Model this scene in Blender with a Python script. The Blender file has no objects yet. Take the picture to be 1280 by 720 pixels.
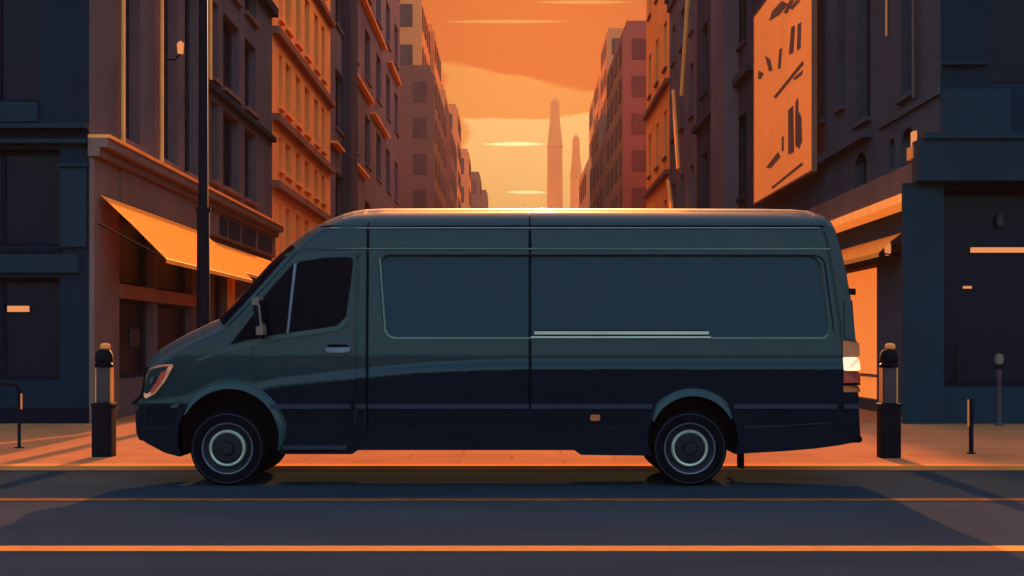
import bpy, bmesh, math, random
import numpy as np
from mathutils import Vector
random.seed(7)
R = math.radians
C = bpy.context.scene
COL = C.collection

# ------------------------------------------------------------------ camera
F = 1850.0; HC = 1.39; HY = 430.0
cam = bpy.data.objects.new('camera', bpy.data.cameras.new('camera')); COL.objects.link(cam)
cam.location = (0, 0, HC); cam.rotation_euler = (R(90), 0, 0)
cam.data.sensor_width = 36; cam.data.lens = 36 * F / 1280
cam.data.shift_y = (HY - 360) / 1280
cam.data.clip_start = 0.1; cam.data.clip_end = 6000
C.camera = cam

# ------------------------------------------------------------------ light
SUN_EL, SUN_AZ = 14.0, 1.3          # degrees above the horizon, degrees right of the street axis
EXPOSURE = 2.0
SKY = 0.10
w = bpy.data.worlds.new('World'); C.world = w; w.use_nodes = True
nt = w.node_tree; N = nt.nodes; Lk = nt.links
bg = N['Background']; bg.inputs[1].default_value = SKY
sky = N.new('ShaderNodeTexSky'); sky.sky_type = 'NISHITA'; sky.sun_disc = False
sky.sun_elevation = R(SUN_EL); sky.sun_rotation = R(SUN_AZ)
sky.air_density = 1.3; sky.dust_density = 5.0; sky.ozone_density = 2.0

def wm(op, a, b=None, clamp=False):
    n = N.new('ShaderNodeMath'); n.operation = op; n.use_clamp = clamp
    for i, v in enumerate((a, b)):
        if v is None: continue
        if isinstance(v, (int, float)): n.inputs[i].default_value = v
        else: Lk.new(v, n.inputs[i])
    return n.outputs[0]
def wramp(v, a, b):                                   # smooth 0..1 between a and b
    n = N.new('ShaderNodeMapRange'); n.interpolation_type = 'SMOOTHSTEP'
    Lk.new(v, n.inputs[0]); n.inputs[1].default_value = a; n.inputs[2].default_value = b
    return n.outputs[0]
def wmix(f, a, b, mode='MIX'):
    n = N.new('ShaderNodeMix'); n.data_type = 'RGBA'; n.blend_type = mode
    if isinstance(f, (int, float)): n.inputs[0].default_value = f
    else: Lk.new(f, n.inputs[0])
    for i, v in ((6, a), (7, b)):
        if isinstance(v, tuple): n.inputs[i].default_value = (*v, 1)
        else: Lk.new(v, n.inputs[i])
    return n.outputs[2]
tc = N.new('ShaderNodeTexCoord'); sp = N.new('ShaderNodeSeparateXYZ'); Lk.new(tc.outputs['Generated'], sp.inputs[0])
dx, dy, dz = sp.outputs
dyc = wm('MAXIMUM', dy, 0.05)
az = wm('DIVIDE', dx, dyc); el = wm('DIVIDE', dz, dyc)
toward = wramp(dy, 0.60, 0.97)                          # the sunset side of the sky
low = wramp(dz, 0.80, 0.30)
side = wm('MULTIPLY', wramp(dy, -0.1, 0.6), wramp(dz, 1.0, 0.6))
glow = wm('MULTIPLY', toward, low)
cool = wmix(1.0, sky.outputs[0], (1.7, 1.95, 2.05), 'MULTIPLY')
warm = wmix(1.0, sky.outputs[0], (5.0, 1.85, 0.62), 'MULTIPLY')
dusk = wmix(1.0, sky.outputs[0], (0.0255, 0.0078, 0.0026), 'MULTIPLY')
tinted = wmix(glow, wmix(side, cool, warm), dusk)
# cloud bank low over the end of the street, and thin streaks (all by direction)
noi = N.new('ShaderNodeTexNoise'); noi.inputs['Scale'].default_value = 9; noi.inputs['Detail'].default_value = 3
mp = N.new('ShaderNodeMapping'); mp.inputs['Scale'].default_value = (1, 1, 5); Lk.new(tc.outputs['Generated'], mp.inputs[0]); Lk.new(mp.outputs[0], noi.inputs[0])
nz = wm('MULTIPLY', wm('SUBTRACT', noi.outputs[0], 0.5), 0.035)
el2 = wm('ADD', el, nz); az2 = wm('ADD', az, nz)
def band(v, lo, hi, s):
    return wm('MULTIPLY', wramp(v, lo - s, lo + s), wramp(v, hi + s, hi - s))
bank = wm('MULTIPLY', wramp(wm('ADD', el2, wm('MULTIPLY', az, 0.16)), 0.184, 0.179), band(az2, -0.050, 0.075, 0.003))
bank2 = wm('MULTIPLY', wramp(el2, 0.157, 0.154), band(az2, -0.030, 0.060, 0.003))
def streak(px0, px1, py, th):
    a0, a1, e = (px0 - 640) / F, (px1 - 640) / F, (HY - py) / F
    m = wm('ABSOLUTE', wm('DIVIDE', wm('SUBTRACT', az, (a0 + a1) / 2), (a1 - a0) / 2))
    tt = wm('MULTIPLY', wm('SUBTRACT', 1.0, wm('POWER', m, 2.0)), th / F)
    d = wm('ABSOLUTE', wm('SUBTRACT', wm('ADD', el, wm('MULTIPLY', nz, 0.05)), e))
    return wramp(wm('SUBTRACT', tt, d), -0.0004, 0.0004)
st = streak(554, 712, 27, 2.2)
for a in ((668, 792, 3, 2.2), (604, 682, 180, 2.5), (632, 684, 240, 2.0)):
    st = wm('MAXIMUM', st, streak(*a))
front = wm('GREATER_THAN', dy, 0.3)
c1 = wmix(wm('MULTIPLY', bank, front), tinted, wmix(1.0, tinted, (1.15, 1.85, 2.2), 'MULTIPLY'))
c2 = wmix(wm('MULTIPLY', bank2, front), c1, wmix(1.0, c1, (1.10, 1.75, 2.8), 'MULTIPLY'))
c3 = wmix(wm('MULTIPLY', st, wm('MULTIPLY', front, 0.8)), c2, wmix(1.0, c2, (1.15, 2.2, 3.0), 'MULTIPLY'))
Lk.new(c3, bg.inputs[0])

sun = bpy.data.objects.new('sun', bpy.data.lights.new('sun', 'SUN')); COL.objects.link(sun)
sun.data.energy = 5.0; sun.data.angle = R(0.6); sun.data.color = (1.0, 0.42, 0.13)
sd = Vector((math.sin(R(SUN_AZ)) * math.cos(R(SUN_EL)), math.cos(R(SUN_AZ)) * math.cos(R(SUN_EL)), math.sin(R(SUN_EL))))
sun.rotation_euler = sd.to_track_quat('Z', 'Y').to_euler(); sun.location = (0, 100, 60)
vs = C.view_settings; vs.view_transform = 'Standard'; vs.look = 'None'; vs.exposure = EXPOSURE; vs.gamma = 1; vs.use_curve_mapping = False

# ------------------------------------------------------------------ materials
def mat(name, col, rough=0.7, metal=0.0, var=0.15, scale=3.0, bump=0.0, coat=0.0, spec=0.0, emit=None, es=1.0, trans=0.0, stretch=(1, 1, 1), dirt=0.0):
    m = bpy.data.materials.new(name); m.use_nodes = True
    t = m.node_tree; b = t.nodes['Principled BSDF']
    b.inputs['Roughness'].default_value = rough; b.inputs['Metallic'].default_value = metal
    b.inputs['Specular IOR Level'].default_value = spec
    b.inputs['Coat Weight'].default_value = coat; b.inputs['Coat Roughness'].default_value = 0.08
    g = t.nodes.new('ShaderNodeNewGeometry'); mp = t.nodes.new('ShaderNodeMapping'); mp.inputs['Scale'].default_value = stretch
    t.links.new(g.outputs['Position'], mp.inputs[0])
    n = t.nodes.new('ShaderNodeTexNoise'); n.inputs['Scale'].default_value = scale; n.inputs['Detail'].default_value = 6
    t.links.new(mp.outputs[0], n.inputs[0])
    r = t.nodes.new('ShaderNodeMapRange'); r.inputs[1].default_value = 0.3; r.inputs[2].default_value = 0.7
    r.inputs[3].default_value = 1 - var; r.inputs[4].default_value = 1 + var
    t.links.new(n.outputs[0], r.inputs[0])
    mx = t.nodes.new('ShaderNodeMix'); mx.data_type = 'RGBA'; mx.blend_type = 'MULTIPLY'; mx.inputs[0].default_value = 1
    mx.inputs[6].default_value = (*col, 1); t.links.new(r.outputs[0], mx.inputs[7])
    t.links.new(mx.outputs[2], b.inputs['Base Color'])
    if bump:
        n2 = t.nodes.new('ShaderNodeTexNoise'); n2.inputs['Scale'].default_value = scale * 12; n2.inputs['Detail'].default_value = 4
        t.links.new(g.outputs['Position'], n2.inputs[0])
        bp = t.nodes.new('ShaderNodeBump'); bp.inputs['Strength'].default_value = bump; bp.inputs['Distance'].default_value = 0.02
        t.links.new(n2.outputs[0], bp.inputs['Height']); t.links.new(bp.outputs[0], b.inputs['Normal'])
    if emit:
        b.inputs['Emission Color'].default_value = (*emit, 1); b.inputs['Emission Strength'].default_value = es
    if trans:
        out = t.nodes['Material Output']; tr = t.nodes.new('ShaderNodeBsdfTranslucent'); ms = t.nodes.new('ShaderNodeMixShader')
        t.links.new(mx.outputs[2], tr.inputs[0]); ms.inputs[0].default_value = trans
        t.links.new(b.outputs[0], ms.inputs[1]); t.links.new(tr.outputs[0], ms.inputs[2]); t.links.new(ms.outputs[0], out.inputs[0])
    m['base'] = list(col)
    return m

def paving(name, col, w_, h_, var=0.12):
    m = mat(name, col, 0.75, var=0.10, scale=1.1, bump=0.15)
    t = m.node_tree; b = t.nodes['Principled BSDF']
    g = t.nodes.new('ShaderNodeNewGeometry'); br = t.nodes.new('ShaderNodeTexBrick')
    br.inputs['Scale'].default_value = 1; br.inputs['Brick Width'].default_value = w_; br.inputs['Row Height'].default_value = h_
    br.inputs['Mortar Size'].default_value = 0.008; br.inputs['Mortar Smooth'].default_value = 0.2
    br.inputs['Color1'].default_value = (1, 1, 1, 1); br.inputs['Color2'].default_value = (1 - var,) * 3 + (1,); br.inputs['Mortar'].default_value = (0.55, 0.55, 0.55, 1)
    t.links.new(g.outputs['Position'], br.inputs[0])
    src = b.inputs['Base Color'].links[0].from_socket
    mx = t.nodes.new('ShaderNodeMix'); mx.data_type = 'RGBA'; mx.blend_type = 'MULTIPLY'; mx.inputs[0].default_value = 1
    t.links.new(src, mx.inputs[6]); t.links.new(br.outputs[0], mx.inputs[7]); t.links.new(mx.outputs[2], b.inputs['Base Color'])
    return m

M = dict(
    asphalt=mat('asphalt', (0.032, 0.034, 0.041), 1.0, var=0.12, scale=1.3, bump=0.3, stretch=(0.35, 1, 1)),
    asphalt2=mat('asphalt_dark_lane', (0.017, 0.025, 0.033), 1.0, var=0.12, scale=1.3, bump=0.3, stretch=(0.35, 1, 1)),  # darker asphalt colour for the lane beside the kerb
    lineo=mat('orange_road_paint', (0.80, 0.21, 0.042), 0.8, var=0.10, scale=6, bump=0.1),
    linef=mat('faded_road_paint', (0.15, 0.06, 0.022), 0.7, var=0.25, scale=5, bump=0.1),
    pave=paving('paving', (0.34, 0.125, 0.050), 1.2, 0.9),
    pave2=paving('paving_terracotta', (0.62, 0.30, 0.15), 0.9, 0.9),
    kerb=mat('kerb_stone', (0.60, 0.165, 0.04), 0.8, var=0.1, scale=2, bump=0.1),
    navy=mat('navy_stucco', (0.0022, 0.0125, 0.023), 0.9, spec=0.1, var=0.12, scale=0.8, bump=0.15),
    navy2=mat('navy_trim', (0.004, 0.018, 0.029), 0.8, spec=0.12, var=0.10, scale=1.2),
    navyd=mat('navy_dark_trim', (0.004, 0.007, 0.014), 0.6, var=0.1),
    brown=mat('brown_stone', (0.095, 0.070, 0.076), 0.8, var=0.14, scale=0.7, bump=0.2),
    brown2=mat('brown_stone_warm', (0.15, 0.08, 0.065), 0.8, var=0.14, scale=0.9, bump=0.2),
    taupe=mat('taupe_stone', (0.046, 0.048, 0.062), 0.8, var=0.14, scale=0.7, bump=0.2),
    umber=mat('umber_brick', (0.14, 0.088, 0.092), 0.85, var=0.18, scale=0.5, bump=0.2),
    darkbr=mat('dark_brick', (0.048, 0.038, 0.050), 0.85, var=0.18, scale=0.5, bump=0.2),
    sun_orange=mat('sunlit_orange_render', (0.95, 0.29, 0.075), 0.8, var=0.10, scale=0.5, bump=0.1),  # sunset light put into the orange wall colour
    terrad=mat('terracotta_dark_trim', (0.22, 0.09, 0.06), 0.8, var=0.15, scale=0.8),  # dark trim colour for beams, courses, frames and marks
    edge_orange=mat('orange_trim_lit_edge', (0.80, 0.27, 0.07), 0.6, 0.0, var=0.15, scale=2),  # orange base colour also stands for sunlight on wall edges
    far=mat('far_hazed_concrete', (0.19, 0.082, 0.055), 0.85, var=0.15, scale=0.1),  # warmed base colour carries some haze on the towers
    far2=mat('far_haze_orange', (0.62, 0.20, 0.065), 0.85, var=0.15, scale=0.1),  # orange haze over distant towers put into the base colour
    glass=mat('dark_glass', (0.001, 0.003, 0.012), 0.35, var=0.2, scale=0.6, spec=0.08),
    glassb=mat('brown_glass', (0.09, 0.040, 0.032), 0.5, var=0.3, scale=0.6, spec=0.0),
    pale=mat('pale_far_haze', (0.90, 0.27, 0.075), 0.85, var=0.08, scale=0.1),  # haze around the spires painted as their base colour
    frame=mat('window_frame', (0.022, 0.022, 0.032), 0.6),
    awn=mat('orange_awning', (0.97, 0.31, 0.05), 0.9, var=0.05, scale=2, trans=0.15),
    steel=mat('dark_steel', (0.003, 0.004, 0.008), 0.6, 0.0, spec=0.03, var=0.15),
    grey=mat('grey_band', (0.055, 0.042, 0.045), 0.5, 0.2),
    lamp=mat('lit_amber_lamp', (0.3, 0.12, 0.05), 0.5, emit=(1.0, 0.33, 0.11), es=0.17),
    edge_glow=mat('awning_edge_glow', (0.6, 0.25, 0.08), 0.6, emit=(1.0, 0.24, 0.035), es=0.17),
    board=mat('board_added_glow', (0.70, 0.19, 0.05), 0.8, emit=(1.0, 0.22, 0.045), es=0.10, var=0.1, scale=0.5),  # glow added to brighten the billboard panel
    farwin=mat('far_window', (0.115, 0.055, 0.043), 0.6, var=0.2, scale=0.5),
    shop=mat('lit_shop_window', (0.5, 0.2, 0.06), 0.6, emit=(1.0, 0.22, 0.035), es=0.19, var=0.1, scale=0.8),
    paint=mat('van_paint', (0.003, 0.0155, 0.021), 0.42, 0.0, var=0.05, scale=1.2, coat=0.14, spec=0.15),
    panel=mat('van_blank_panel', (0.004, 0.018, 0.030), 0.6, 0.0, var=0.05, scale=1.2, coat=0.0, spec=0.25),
    paintlo=mat('van_dark_shaded_paint', (0.0005, 0.0035, 0.009), 0.55, 0.0, var=0.08, scale=1.5, coat=0.0, spec=0.06),  # dark ground reflection on the lower side put into the paint
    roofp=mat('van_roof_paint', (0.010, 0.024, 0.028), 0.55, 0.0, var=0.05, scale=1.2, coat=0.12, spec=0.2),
    bead_and_lit_edge=mat('van_bead_and_lit_edge', (0.10, 0.12, 0.085), 0.5, var=0.1, spec=0.3),
    flare=mat('van_skylit_paint', (0.022, 0.040, 0.042), 0.5, 0.0, var=0.08, scale=3, coat=0.2),  # van paint lightened to carry sky light on the arches
    strip=mat('van_moulding', (0.026, 0.027, 0.040), 0.5, var=0.08),
    rubber=mat('rubber', (0.002, 0.003, 0.005), 0.85, spec=0.03, var=0.2, scale=8),
    black=mat('black_plastic', (0.001, 0.0015, 0.004), 0.6, spec=0.03, var=0.15, scale=5),
    vglass=mat('van_glass', (0.0005, 0.001, 0.004), 0.25, var=0.1, spec=0.02),
    rim=mat('steel_rim', (0.005, 0.006, 0.010), 0.5, 0.2, spec=0.2, var=0.15, scale=8),
    lip=mat('rim_lip', (0.10, 0.10, 0.13), 0.4, 0.5, var=0.15, scale=8),
    brass=mat('polished_ring', (0.34, 0.33, 0.26), 0.35, 0.5, var=0.2, scale=8),
    rail=mat('rail_metal', (0.36, 0.34, 0.25), 0.4, 0.3, var=0.1),
    peach=mat('mirror_cap', (0.15, 0.095, 0.075), 0.5, var=0.1),
    lens=mat('lamp_lens_orange', (0.42, 0.11, 0.04), 0.2, coat=0.5),
    headlens=mat('headlamp_lens_orange', (0.85, 0.28, 0.13), 0.2, coat=0.5, var=0.35, scale=9),  # bright orange lens colour, no emission
    lensc=mat('lamp_lens_cream', (0.9, 0.75, 0.5), 0.2, coat=0.5, emit=(1.0, 0.62, 0.28), es=0.16),
    lensr=mat('lamp_lens_red', (0.42, 0.06, 0.04), 0.2, coat=0.5),
    lensg=mat('lamp_lens_grey', (0.06, 0.075, 0.065), 0.3, coat=0.1),
)

# ------------------------------------------------------------------ helpers
def link(name, verts, faces, m, parent=None, smooth=False):
    me = bpy.data.meshes.new(name); me.from_pydata([tuple(v) for v in verts], [], faces); me.update()
    if m is not None: me.materials.append(M[m] if isinstance(m, str) else m)
    if smooth: me.polygons.foreach_set('use_smooth', [True] * len(me.polygons))
    o = bpy.data.objects.new(name, me); COL.objects.link(o)
    if parent is not None:
        o.parent = parent
        o.location = -Vector(parent_origin(parent))
    return o
def parent_origin(p):
    v = Vector(p.location); q = p.parent
    while q is not None: v = v + Vector(q.location); q = q.parent
    return v
def finish(bm, name, m, parent=None, smooth=False):
    me = bpy.data.meshes.new(name); bm.to_mesh(me); bm.free()
    me.materials.append(M[m])
    if smooth: me.polygons.foreach_set('use_smooth', [True] * len(me.polygons))
    o = bpy.data.objects.new(name, me); COL.objects.link(o)
    if parent is not None:
        o.parent = parent; o.location = -Vector(parent_origin(parent))
    return o
def bx(bm, x0, x1, y0, y1, z0, z1, bev=0.0):
    g = bmesh.ops.create_cube(bm, size=1)['verts']
    for v in g: v.co = Vector(((x0 + x1) / 2 + v.co.x * (x1 - x0), (y0 + y1) / 2 + v.co.y * (y1 - y0), (z0 + z1) / 2 + v.co.z * (z1 - z0)))
    if bev:
        es = list({e for v in g for e in v.link_edges}); bmesh.ops.bevel(bm, geom=es, offset=bev, segments=2, affect='EDGES', profile=0.7)
def box(name, dims, m, parent=None, bev=0.0):
    bm = bmesh.new(); bx(bm, *dims, bev=bev); return finish(bm, name, m, parent)
def lathe(bm, prof, c, axis='z', n=32, caps=True):
    # prof: list of (r, h)
    rings = []
    for r, h in prof:
        ring = []
        for k in range(n):
            a = 2 * math.pi * k / n
            if axis == 'z': p = (c[0] + r * math.cos(a), c[1] + r * math.sin(a), c[2] + h)
            else: p = (c[0] + r * math.cos(a), c[1] + h, c[2] + r * math.sin(a))
            ring.append(bm.verts.new(p))
        rings.append(ring)
    for a, b in zip(rings, rings[1:]):
        for k in range(n): bm.faces.new((a[k], a[(k + 1) % n], b[(k + 1) % n], b[k]))
    for rg, rr in ((rings[0], prof[0][0]), (rings[-1], prof[-1][0])):
        if rr > 1e-5 and caps: bm.faces.new(rg)
def lat(name, prof, c, m, parent=None, axis='z', n=32, smooth=True, caps=True):
    bm = bmesh.new(); lathe(bm, prof, c, axis, n, caps)
    bmesh.ops.remove_doubles(bm, verts=bm.verts, dist=1e-5)
    bmesh.ops.recalc_face_normals(bm, faces=bm.faces)
    o = finish(bm, name, m, parent, False)
    if smooth:
        me = o.data; me.polygons.foreach_set('use_smooth', [True] * len(me.polygons))
        try: me.set_sharp_from_angle(angle=R(35))
        except Exception: pass
    return o
def tube(name, pts, r, m, parent=None, n=10):
    bm = bmesh.new(); P = [Vector(p) for p in pts]; rings = []
    for i, p in enumerate(P):
        d = (P[min(i + 1, len(P) - 1)] - P[max(i - 1, 0)]).normalized()
        u = d.cross(Vector((0, 1, 0.01))) if abs(d.y) < 0.9 else d.cross(Vector((1, 0, 0)))
        u.normalize(); v = d.cross(u)
        rings.append([bm.verts.new(p + u * r * math.cos(2 * math.pi * k / n) + v * r * math.sin(2 * math.pi * k / n)) for k in range(n)])
    for a, b in zip(rings, rings[1:]):
        for k in range(n): bm.faces.new((a[k], a[(k + 1) % n], b[(k + 1) % n], b[k]))
    bm.faces.new(rings[0]); bm.faces.new(rings[-1])
    return finish(bm, name, m, parent, True)
def empty(name, loc, label=None, cat=None, group=None):
    o = bpy.data.objects.new(name, None); COL.objects.link(o); o.location = loc
    tag(o, label, cat, group); return o
def tag(o, label=None, cat=None, group=None, kind=None):
    if label: o['label'] = label
    if cat: o['category'] = cat
    if group: o['group'] = group
    if kind: o['kind'] = kind
    return o

XL, XR, YB = -7.14, 7.24, 25.0
PH = 0.05                                             # kerb step
class Fr:
    "a wall plane: u runs along it, z up, d out of it"
    def __init__(s, o, u, n): s.o, s.u, s.n = Vector(o), Vector(u), Vector(n)
    def p(s, u, z, d=0.0): return s.o + s.u * u + Vector((0, 0, z)) + s.n * d
LEFT = Fr((XL, 0, 0), (0, 1, 0), (1, 0, 0)); RIGHT = Fr((XR, 0, 0), (0, 1, 0), (-1, 0, 0)); FRONT = Fr((0, YB, 0), (1, 0, 0), (0, -1, 0))
def fbox(bm, fr, u0, u1, z0, z1, d0, d1):
    a, b = fr.p(u0, z0, d0), fr.p(u1, z1, d1)
    bx(bm, min(a.x, b.x), max(a.x, b.x), min(a.y, b.y), max(a.y, b.y), min(a.z, b.z), max(a.z, b.z))
def fb(name, fr, dims, m, parent): 
    bm = bmesh.new(); fbox(bm, fr, *dims); return finish(bm, name, m, parent)
def fbs(name, fr, dims, m, parent):
    return [fb(name, fr, d_, m, parent) for d_ in dims]
def holed(name, fr, u0, u1, z0, z1, holes, m, parent, depth=0.3):
    us = sorted({u0, u1, *[h[0] for h in holes], *[h[1] for h in holes]}); zs = sorted({z0, z1, *[h[2] for h in holes], *[h[3] for h in holes]})
    V, Fc = [], []
    def q(a, b, c, d): n = len(V); V.extend((a, b, c, d)); Fc.append((n, n + 1, n + 2, n + 3))
    for ua, ub in zip(us, us[1:]):
        for za, zb in zip(zs, zs[1:]):
            um, zm = (ua + ub) / 2, (za + zb) / 2
            if any(h[0] < um < h[1] and h[2] < zm < h[3] for h in holes): continue
            q(fr.p(ua, za), fr.p(ub, za), fr.p(ub, zb), fr.p(ua, zb))
    for a, b, c, d in holes:
        for (p1, p2) in (((a, c), (b, c)), ((b, c), (b, d)), ((b, d), (a, d)), ((a, d), (a, c))):
            q(fr.p(*p1), fr.p(*p2), fr.p(*p2, -depth), fr.p(*p1, -depth))
    return link(name, V, Fc, m, parent)
def window(fr, h, parent, depth=0.28, glass='glass', fm='frame', mull=1, trans=1, sill=None, name='window'):
    a, b, c, d = h
    bm = bmesh.new(); t = min(0.07, (b - a) * 0.08)
    fbox(bm, fr, a, a + t, c, d, -depth, -depth + 0.07); fbox(bm, fr, b - t, b, c, d, -depth, -depth + 0.07)
    fbox(bm, fr, a + t, b - t, c, c + t, -depth, -depth + 0.07); fbox(bm, fr, a + t, b - t, d - t, d, -depth, -depth + 0.07)
    for k in range(mull): u = a + (b - a) * (k + 1) / (mull + 1); fbox(bm, fr, u - t / 2, u + t / 2, c + t, d - t, -depth, -depth + 0.06)
    for k in range(trans): z = c + (d - c) * (k + 1) / (trans + 1); fbox(bm, fr, a + t, b - t, z - t / 2, z + t / 2, -depth, -depth + 0.05)
    f = finish(bm, name, fm, parent)
    link('pane', [fr.p(a, c, -depth + 0.02), fr.p(b, c, -depth + 0.02), fr.p(b, d, -depth + 0.02), fr.p(a, d, -depth + 0.02)], [(0, 1, 2, 3)], glass, f)
    if sill: fb('sill', fr, (a - 0.08, b + 0.08, c - 0.1, c - 0.003, 0.0, 0.10), sill, f)
    return f
def yl(px): return -XL * F / (640 - px)
def yr(px): return XR * F / (px - 640)
def zz(py, Y): return HC + (HY - py) * Y / F

# ------------------------------------------------------------------ setting
def sheet(name, x0, x1, y0, y1, z, m, thick=0.0, kind='structure'):
    o = box(name, (x0, x1, y0, y1, z - max(thick, 0.003), z), m); tag(o, kind=kind); return o
sheet('ground', -400, 400, -60, 900, -0.12, 'far')
YK = 16.25
sheet('road', -120, 120, -14, YK, 0.0, 'asphalt', 0.1)
sheet('near_lane', -120, 120, 13.27, YK, 0.004, 'asphalt2', 0.002)
sheet('pavement', -120, 120, YK + 0.30, YB + 0.3, PH, 'pave', 0.12)
k = box('kerb', (-120, 120, YK, YK + 0.297, -0.05, PH + 0.003), 'kerb', bev=0.012); tag(k, kind='structure')
sheet('pavement_behind', -120, 120, -40, -14, 0.12, 'pave', 0.2)
sheet('side_street', -4.3, 4.3, YB + 0.303, 620, 0.0, 'asphalt', 0.1)
sheet('pavement_left', -30, -4.303, YB + 0.303, 620, PH, 'pave', 0.12)
sheet('pavement_right', 4.303, 30, YB + 0.303, 620, PH, 'pave', 0.12)
# paler trodden slabs between kerb and side street
sheet('road_line', -120, 120, 9.90, 10.15, 0.007, 'lineo')
sheet('edge_line', -120, 120, 13.08, 13.27, 0.007, 'linef')

# ------------------------------------------------------------------ buildings
def core(parent, fr, u0, u1, z1, back, m, inset=0.35):
    bm = bmesh.new(); fbox(bm, fr, u0, u1, 0, z1, -back, -inset); return finish(bm, 'rear_wall', m, parent)
def capstone(parent, fr, u0, u1, z1, m, out=0.25):
    bm = bmesh.new(); fbox(bm, fr, u0, u1, z1, z1 + 0.35, -0.5, out); fbox(bm, fr, u0, u1, z1 - 0.4, z1 - 0.003, 0.003, out * 0.5); finish(bm, 'cornice', m, parent)

# ---- left corner building
H1 = 17.0
b = empty('corner_building', (-16, 34, 0), 'brown stone corner building on the left with navy street front and tall narrow windows', 'building')
YE = yl(340)
def LO(pa, pb, ta, ba): Y = yl(pa); return (Y, yl(pb), zz(ba, Y), zz(ta, Y))
up = [LO(150, 175, -60, 172), LO(199, 222, -60, 196), LO(231, 248, -25, 205)]
up = [(a, b_, 5.15, min(10.8, d)) for a, b_, c, d in up]
for p0, p1 in ((264, 273), (279, 299), (306, 320)):
    a, e = yl(p0), yl(p1)
    for z0, z1 in ((5.3, 7.2), (7.75, 9.6), (10.3, 12.1), (12.9, 14.7)): up.append((a, e, z0, z1))
for a, e in ((yl(150), yl(175)), (yl(199), yl(222)), (yl(231), yl(248))): up.append((a, e, 12.0, 14.6))
sh = [(yl(146), yl(192), 0.75, 2.22), (yl(197), yl(240), 0.75, 2.22), (yl(146), yl(192), 2.48, 3.78), (yl(197), yl(240), 2.48, 3.78),
      (yl(268), yl(283), 0.55, 3.3), (yl(289), yl(331), 0.55, 3.3)]
holed('side_wall', LEFT, YB, YE, 0, H1, up + sh, 'brown', b)
for h in up: window(LEFT, h, b, mull=0 if h[1] - h[0] < 3 else 1, trans=2 if h[3] - h[2] > 3 else 1, sill='brown2')
for h in sh: window(LEFT, h, b, depth=0.22, mull=0, trans=0, name='shop_window')
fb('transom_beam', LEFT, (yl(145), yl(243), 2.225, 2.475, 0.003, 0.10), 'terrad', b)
fb('corner_pier', LEFT, (YB - 0.02, yl(143), 0, 4.55, 0.003, 0.09), 'brown2', b)
fb('fascia', LEFT, (yl(143.5), YE - 0.1, 3.95, 4.55, 0.004, 0.12), 'brown2', b)
bm = bmesh.new(); fbox(bm, LEFT, YB - 0.1, YE, 4.553, 4.70, 0.004, 0.20); fbox(bm, LEFT, YB - 0.1, YE, 4.703, 4.86, 0.004, 0.34); finish(bm, 'string_course', 'brown2', b)
fb('course_edge', LEFT, (YB - 0.1, YE, 4.863, 4.92, 0.004, 0.37), 'edge_orange', b)  # orange colour paints the sunlit top of the course
fbs('floor_moulding', LEFT, ((yl(252), YE, 7.38, 7.52, 0.003, 0.14), (YB, YE, 11.1, 11.35, 0.003, 0.2)), 'frame', b)
for p in (145.5, 194.5):
    y = yl(p); tube('wall_tube', [(XL + 0.12, y, 4.93), (XL + 0.12, y, 16.5)], 0.045, 'edge_orange', b)  # orange tubes stand in for sunlit window reveals
y = yl(257.5); tube('wall_tube', [(XL + 0.10, y, 7.55), (XL + 0.10, y, 10.2)], 0.045, 'edge_orange', b)
fb('door_jamb', LEFT, (yl(284), yl(288), 0.05, 3.3, 0.003, 0.12), 'edge_orange', b)  # sunlight on the jamb put into its orange colour
# frieze panels under the string course on the far half
fbs('frieze_panel', LEFT, [(yl(p0), yl(p1), 4.03, 4.46, 0.124, 0.15) for p0, p1 in ((268, 277), (280, 293), (297, 313), (317, 334))], 'frame', b)
# navy front
FX0 = -34.0
def fx(px): return (px - 640) * YB / F
def fz(py): return HC + (HY - py) * YB / F
fr_up = [(fx(-62), fx(50), fz(127), 8.2), (fx(-210), fx(-100), fz(127), 8.2), (fx(-360), fx(-248), fz(127), 8.2),
         (fx(-62), fx(50), 9.8, 12.6), (fx(-210), fx(-100), 9.8, 12.6), (fx(-360), fx(-248), 9.8, 12.6)]
fr_lo = [(fx(-78), fx(75), fz(475), fz(347)), (fx(-78), fx(75), fz(308), fz(186)), (fx(-250), fx(-110), fz(475), fz(347)), (fx(-250), fx(-110), fz(308), fz(186))]
fb('door_notice', LEFT, (yl(174), yl(186), 1.35, 1.68, -0.19, -0.17), 'grey', b)
holed('front_wall', FRONT, FX0, XL, 0, H1, fr_up + fr_lo, 'navy', b)
for h in fr_up + fr_lo: window(FRONT, h, b, mull=1, trans=0, fm='navyd')
fbs('ledge', FRONT, ((FX0, XL, fz(162), fz(156), 0.003, 0.22), (FX0, XL, fz(180), fz(175), 0.003, 0.16)), 'navy2', b)
fbs('dark_band', FRONT, ((FX0, XL, fz(174.9), fz(162.1), 0.003, 0.06), (FX0, fx(76), fz(317), fz(311), 0.003, 0.06)), 'navyd', b)  # dark bands between the ledges and above the lintel
fb('lintel', FRONT, (FX0, fx(100), fz(341), fz(318), 0.003, 0.10), 'navy2', b)
fb('pier', FRONT, (fx(76), fx(110), fz(341) + 0.0, fz(208), 0.104, 0.16), 'navy2', b) if False else fb('pier', FRONT, (fx(77), fx(109), fz(309), fz(210), 0.003, 0.08), 'navy2', b)
fb('pier_cap', FRONT, (fx(75), fx(111), fz(209.5), fz(205), 0.003, 0.14), 'navy2', b)
fb('window_sill', FRONT, (fx(-64), fx(49), fz(153), fz(128.5), 0.003, 0.09), 'navy2', b)
fb('plinth', FRONT, (FX0, XL - 0.01, 0, 0.32, 0.003, 0.05), 'navyd', b)
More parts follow.
